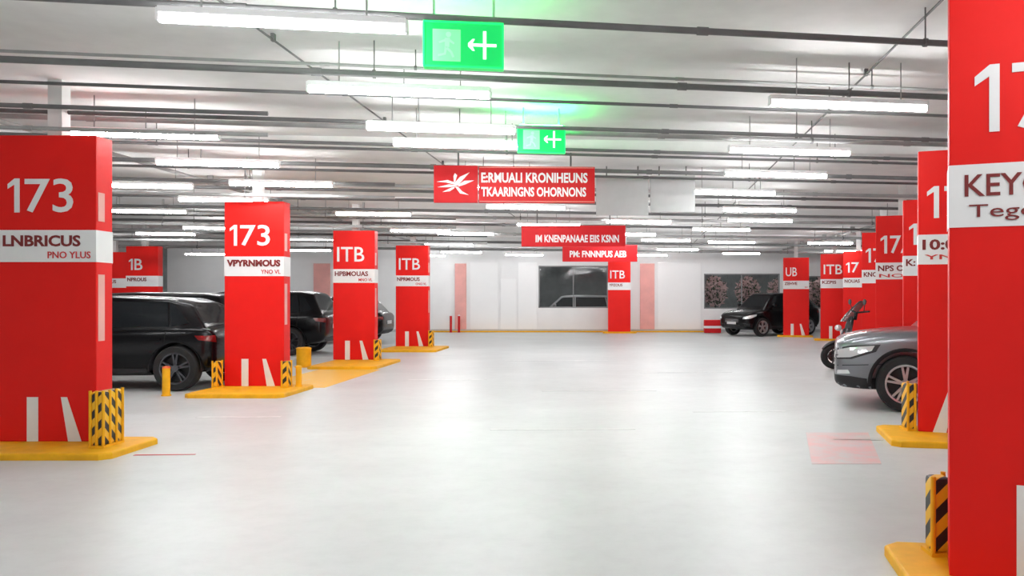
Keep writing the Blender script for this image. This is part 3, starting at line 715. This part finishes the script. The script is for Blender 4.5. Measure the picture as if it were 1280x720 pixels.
make_car('black hatchback parked between two red pillars, tail towards aisle', (-6.06-2.05, 13.35), math.pi, 4.1, 1.80, 1.49, M['black'], 'hatch', 0.355, M['rimd'], rear_oh=0.60)
make_car('black car parked behind the black hatchback', (-7.4-2.3, 16.9), math.pi, 4.6, 1.85, 1.57, M['black'], 'suv', 0.35, M['rimd'])
make_car('large black SUV parked beyond the second pillar', (-6.95-2.4, 21.1), math.pi, 4.8, 1.90, 1.64, M['black'], 'suv', 0.36, M['rimd'])
make_car('black car parked beyond the third pillar', (-6.9-2.2, 26.3), math.pi, 4.4, 1.80, 1.5, M['black'], 'hatch', 0.33, M['rimd'])
make_car('grey crossover car with alloy wheels parked nose to aisle', (5.44, 10.62), math.pi-math.radians(16.5), 4.45, 1.85, 1.66, M['silver'], 'suv', 0.36, M['rim'], crossover=True)
make_car('black rounded hatchback parked at an angle near the end wall', (6.78, 31.8), math.pi+math.radians(32), 4.0, 1.85, 1.66, M['black'], 'hatch', 0.36, M['rim'])
make_car('pale grey car seen through the end wall window', (-1.2, 37.4), math.pi, 4.4, 1.8, 1.6, M['greycar'], 'suv', 0.33, M['rim'])

# ------------------------------------------------------------------ scooter
sc = empty('motor_scooter', (5.62, 16.5, 0), math.pi+0.12); tag(sc, 'black motor scooter with windshield parked by the red pillars', 'scooter')
sc.scale = (1.2, 1.15, 1.06)
for xx in (-0.62, 0.66):
    bm = bmesh.new(); lathe(bm, [(0.15, -0.05), (0.22, -0.055), (0.25, -0.02), (0.25, 0.02), (0.22, 0.055), (0.15, 0.05)], 28)
    t = obj_from_bm('wheel', bm, M['tyre'], sc, (xx, 0, 0.25), smooth=True)
    bm = bmesh.new(); add_cyl(bm, (0, -.03, 0), (0, .03, 0), 0.05, 16); add_cyl(bm, (0, -.045, 0), (0, -.035, 0), 0.11, 20)
    for a in range(5):
        add_cyl(bm, (0, 0, 0), (0.155*math.cos(a*1.2566), 0, 0.155*math.sin(a*1.2566)), 0.014, 8)
    obj_from_bm('wheel_rim', bm, M['rimd'], t)
def skinblob(name, pts, m, parent, lv=2):
    bm = bmesh.new()
    rings = []
    for (x, z, hw_, hh) in pts:
        rings.append([bm.verts.new((x, hw_*math.cos(a), z+hh*math.sin(a))) for a in [i*math.pi/4+math.pi/8 for i in range(8)]])
    for A, B in zip(rings[:-1], rings[1:]):
        for i in range(8): bm.faces.new((A[i], A[(i+1) % 8], B[(i+1) % 8], B[i]))
    bm.faces.new(rings[0]); bm.faces.new(rings[-1][::-1])
    o = obj_from_bm(name, bm, m, parent, smooth=True)
    s = o.modifiers.new('s', 'SUBSURF'); s.levels = lv; s.render_levels = lv
    return o
skinblob('tail_body', [(-.92, .72, .06, .04), (-.8, .66, .14, .13), (-.5, .60, .20, .20), (-.2, .50, .19, .18), (-.12, .42, .14, .12)], M['trim'], sc)
skinblob('seat', [(-.85, .86, .08, .03), (-.6, .86, .14, .05), (-.3, .82, .15, .05), (-.08, .76, .10, .04)], M['amber'], sc)
skinblob('footboard', [(-.2, .34, .17, .12), (0.1, .32, .19, .12), (.3, .34, .18, .12)], M['trim'], sc)
skinblob('front_fairing', [(.12, .34, .17, .12), (.36, .46, .20, .18), (.46, .72, .19, .18), (.34, 1.00, .13, .10)], M['trim'], sc)
skinblob('front_mudguard', [(.44, .46, .06, .03), (.60, .55, .085, .04), (.78, .50, .07, .035), (.90, .38, .04, .02)], M['trim'], sc)
for s in (-1, 1):
    cyl('front_fork', (.66, s*.075, .25), (.46, s*.075, .78), .018, M['rimd'], sc, 10)
bm = bmesh.new(); add_cyl(bm, (.30, 0, .95), (.28, 0, 1.10), .03, 10)
for s in (-1, 1): add_cyl(bm, (.28, 0, 1.09), (.20, s*.34, 1.12), .018, 10)
obj_from_bm('handlebar', bm, M['trim'], sc)
for s in (-1, 1):
    bm = bmesh.new(); add_cyl(bm, (.24, s*.22, 1.10), (.26, s*.30, 1.28), .008, 8); add_cyl(bm, (.255, s*.30, 1.30), (.27, s*.30, 1.30), .055, 16)
    obj_from_bm('mirror', bm, M['trim'], sc)
bm = bmesh.new(); rows = []
for (x, z, h_) in ((.56, .92, .17), (.46, 1.06, .19), (.34, 1.20, .16), (.22, 1.32, .09)):
    rows.append([bm.verts.new((x-0.10*(t*t), t*h_, z)) for t in (-1, -.5, 0, .5, 1)])
for A, B in zip(rows[:-1], rows[1:]):
    for i in range(4): bm.faces.new((A[i], A[i+1], B[i+1], B[i]))
obj_from_bm('windshield', bm, M['shield'], sc, smooth=True)
bm = bmesh.new(); bmesh.ops.create_uvsphere(bm, u_segments=16, v_segments=10, radius=0.06)
obj_from_bm('headlight', bm, M['lens'], sc, (.60, 0, .80), smooth=True)

# ------------------------------------------------------------------ shrubs behind window 2
for i, xx in enumerate([5.2, 6.65, 8.1, 9.85]):
    e = empty('potted_shrub', (xx, 35.8, 0)); tag(e, 'leafy shrub with pale blossoms behind the window', 'plant', group='shrubs behind the window')
    cyl('plant_pot', (0, 0, 0), (0, 0, 0.6), 0.28, M['wallg'], e, 24, r2=0.36)
    cyl('trunk', (0, 0, 0.55), (0, 0, 1.3), 0.04, M['trim'], e, 8)
    for nm, m_, n_, sz in (('foliage', 'leaf', 380, 0.08), ('blossoms', 'blossom', 420, 0.12)):
        bm = bmesh.new()
        for _ in range(n_):
            v = Vector((random.gauss(0, 1), random.gauss(0, 1), random.gauss(0, 1))).normalized()*random.uniform(.4, 1)
            c = Vector((v.x*.56, v.y*.45, 1.75+v.z*.7)); u = Vector((random.gauss(0, 1), random.gauss(0, 1), random.gauss(0, 1))).normalized(); q = u.orthogonal().normalized()
            bm.faces.new([bm.verts.new(c+u*sz), bm.verts.new(c+q*sz*.5), bm.verts.new(c-u*sz), bm.verts.new(c-q*sz*.5)])
        o = obj_from_bm(nm, bm, M[m_], e); o['kind'] = 'stuff'
print('done')
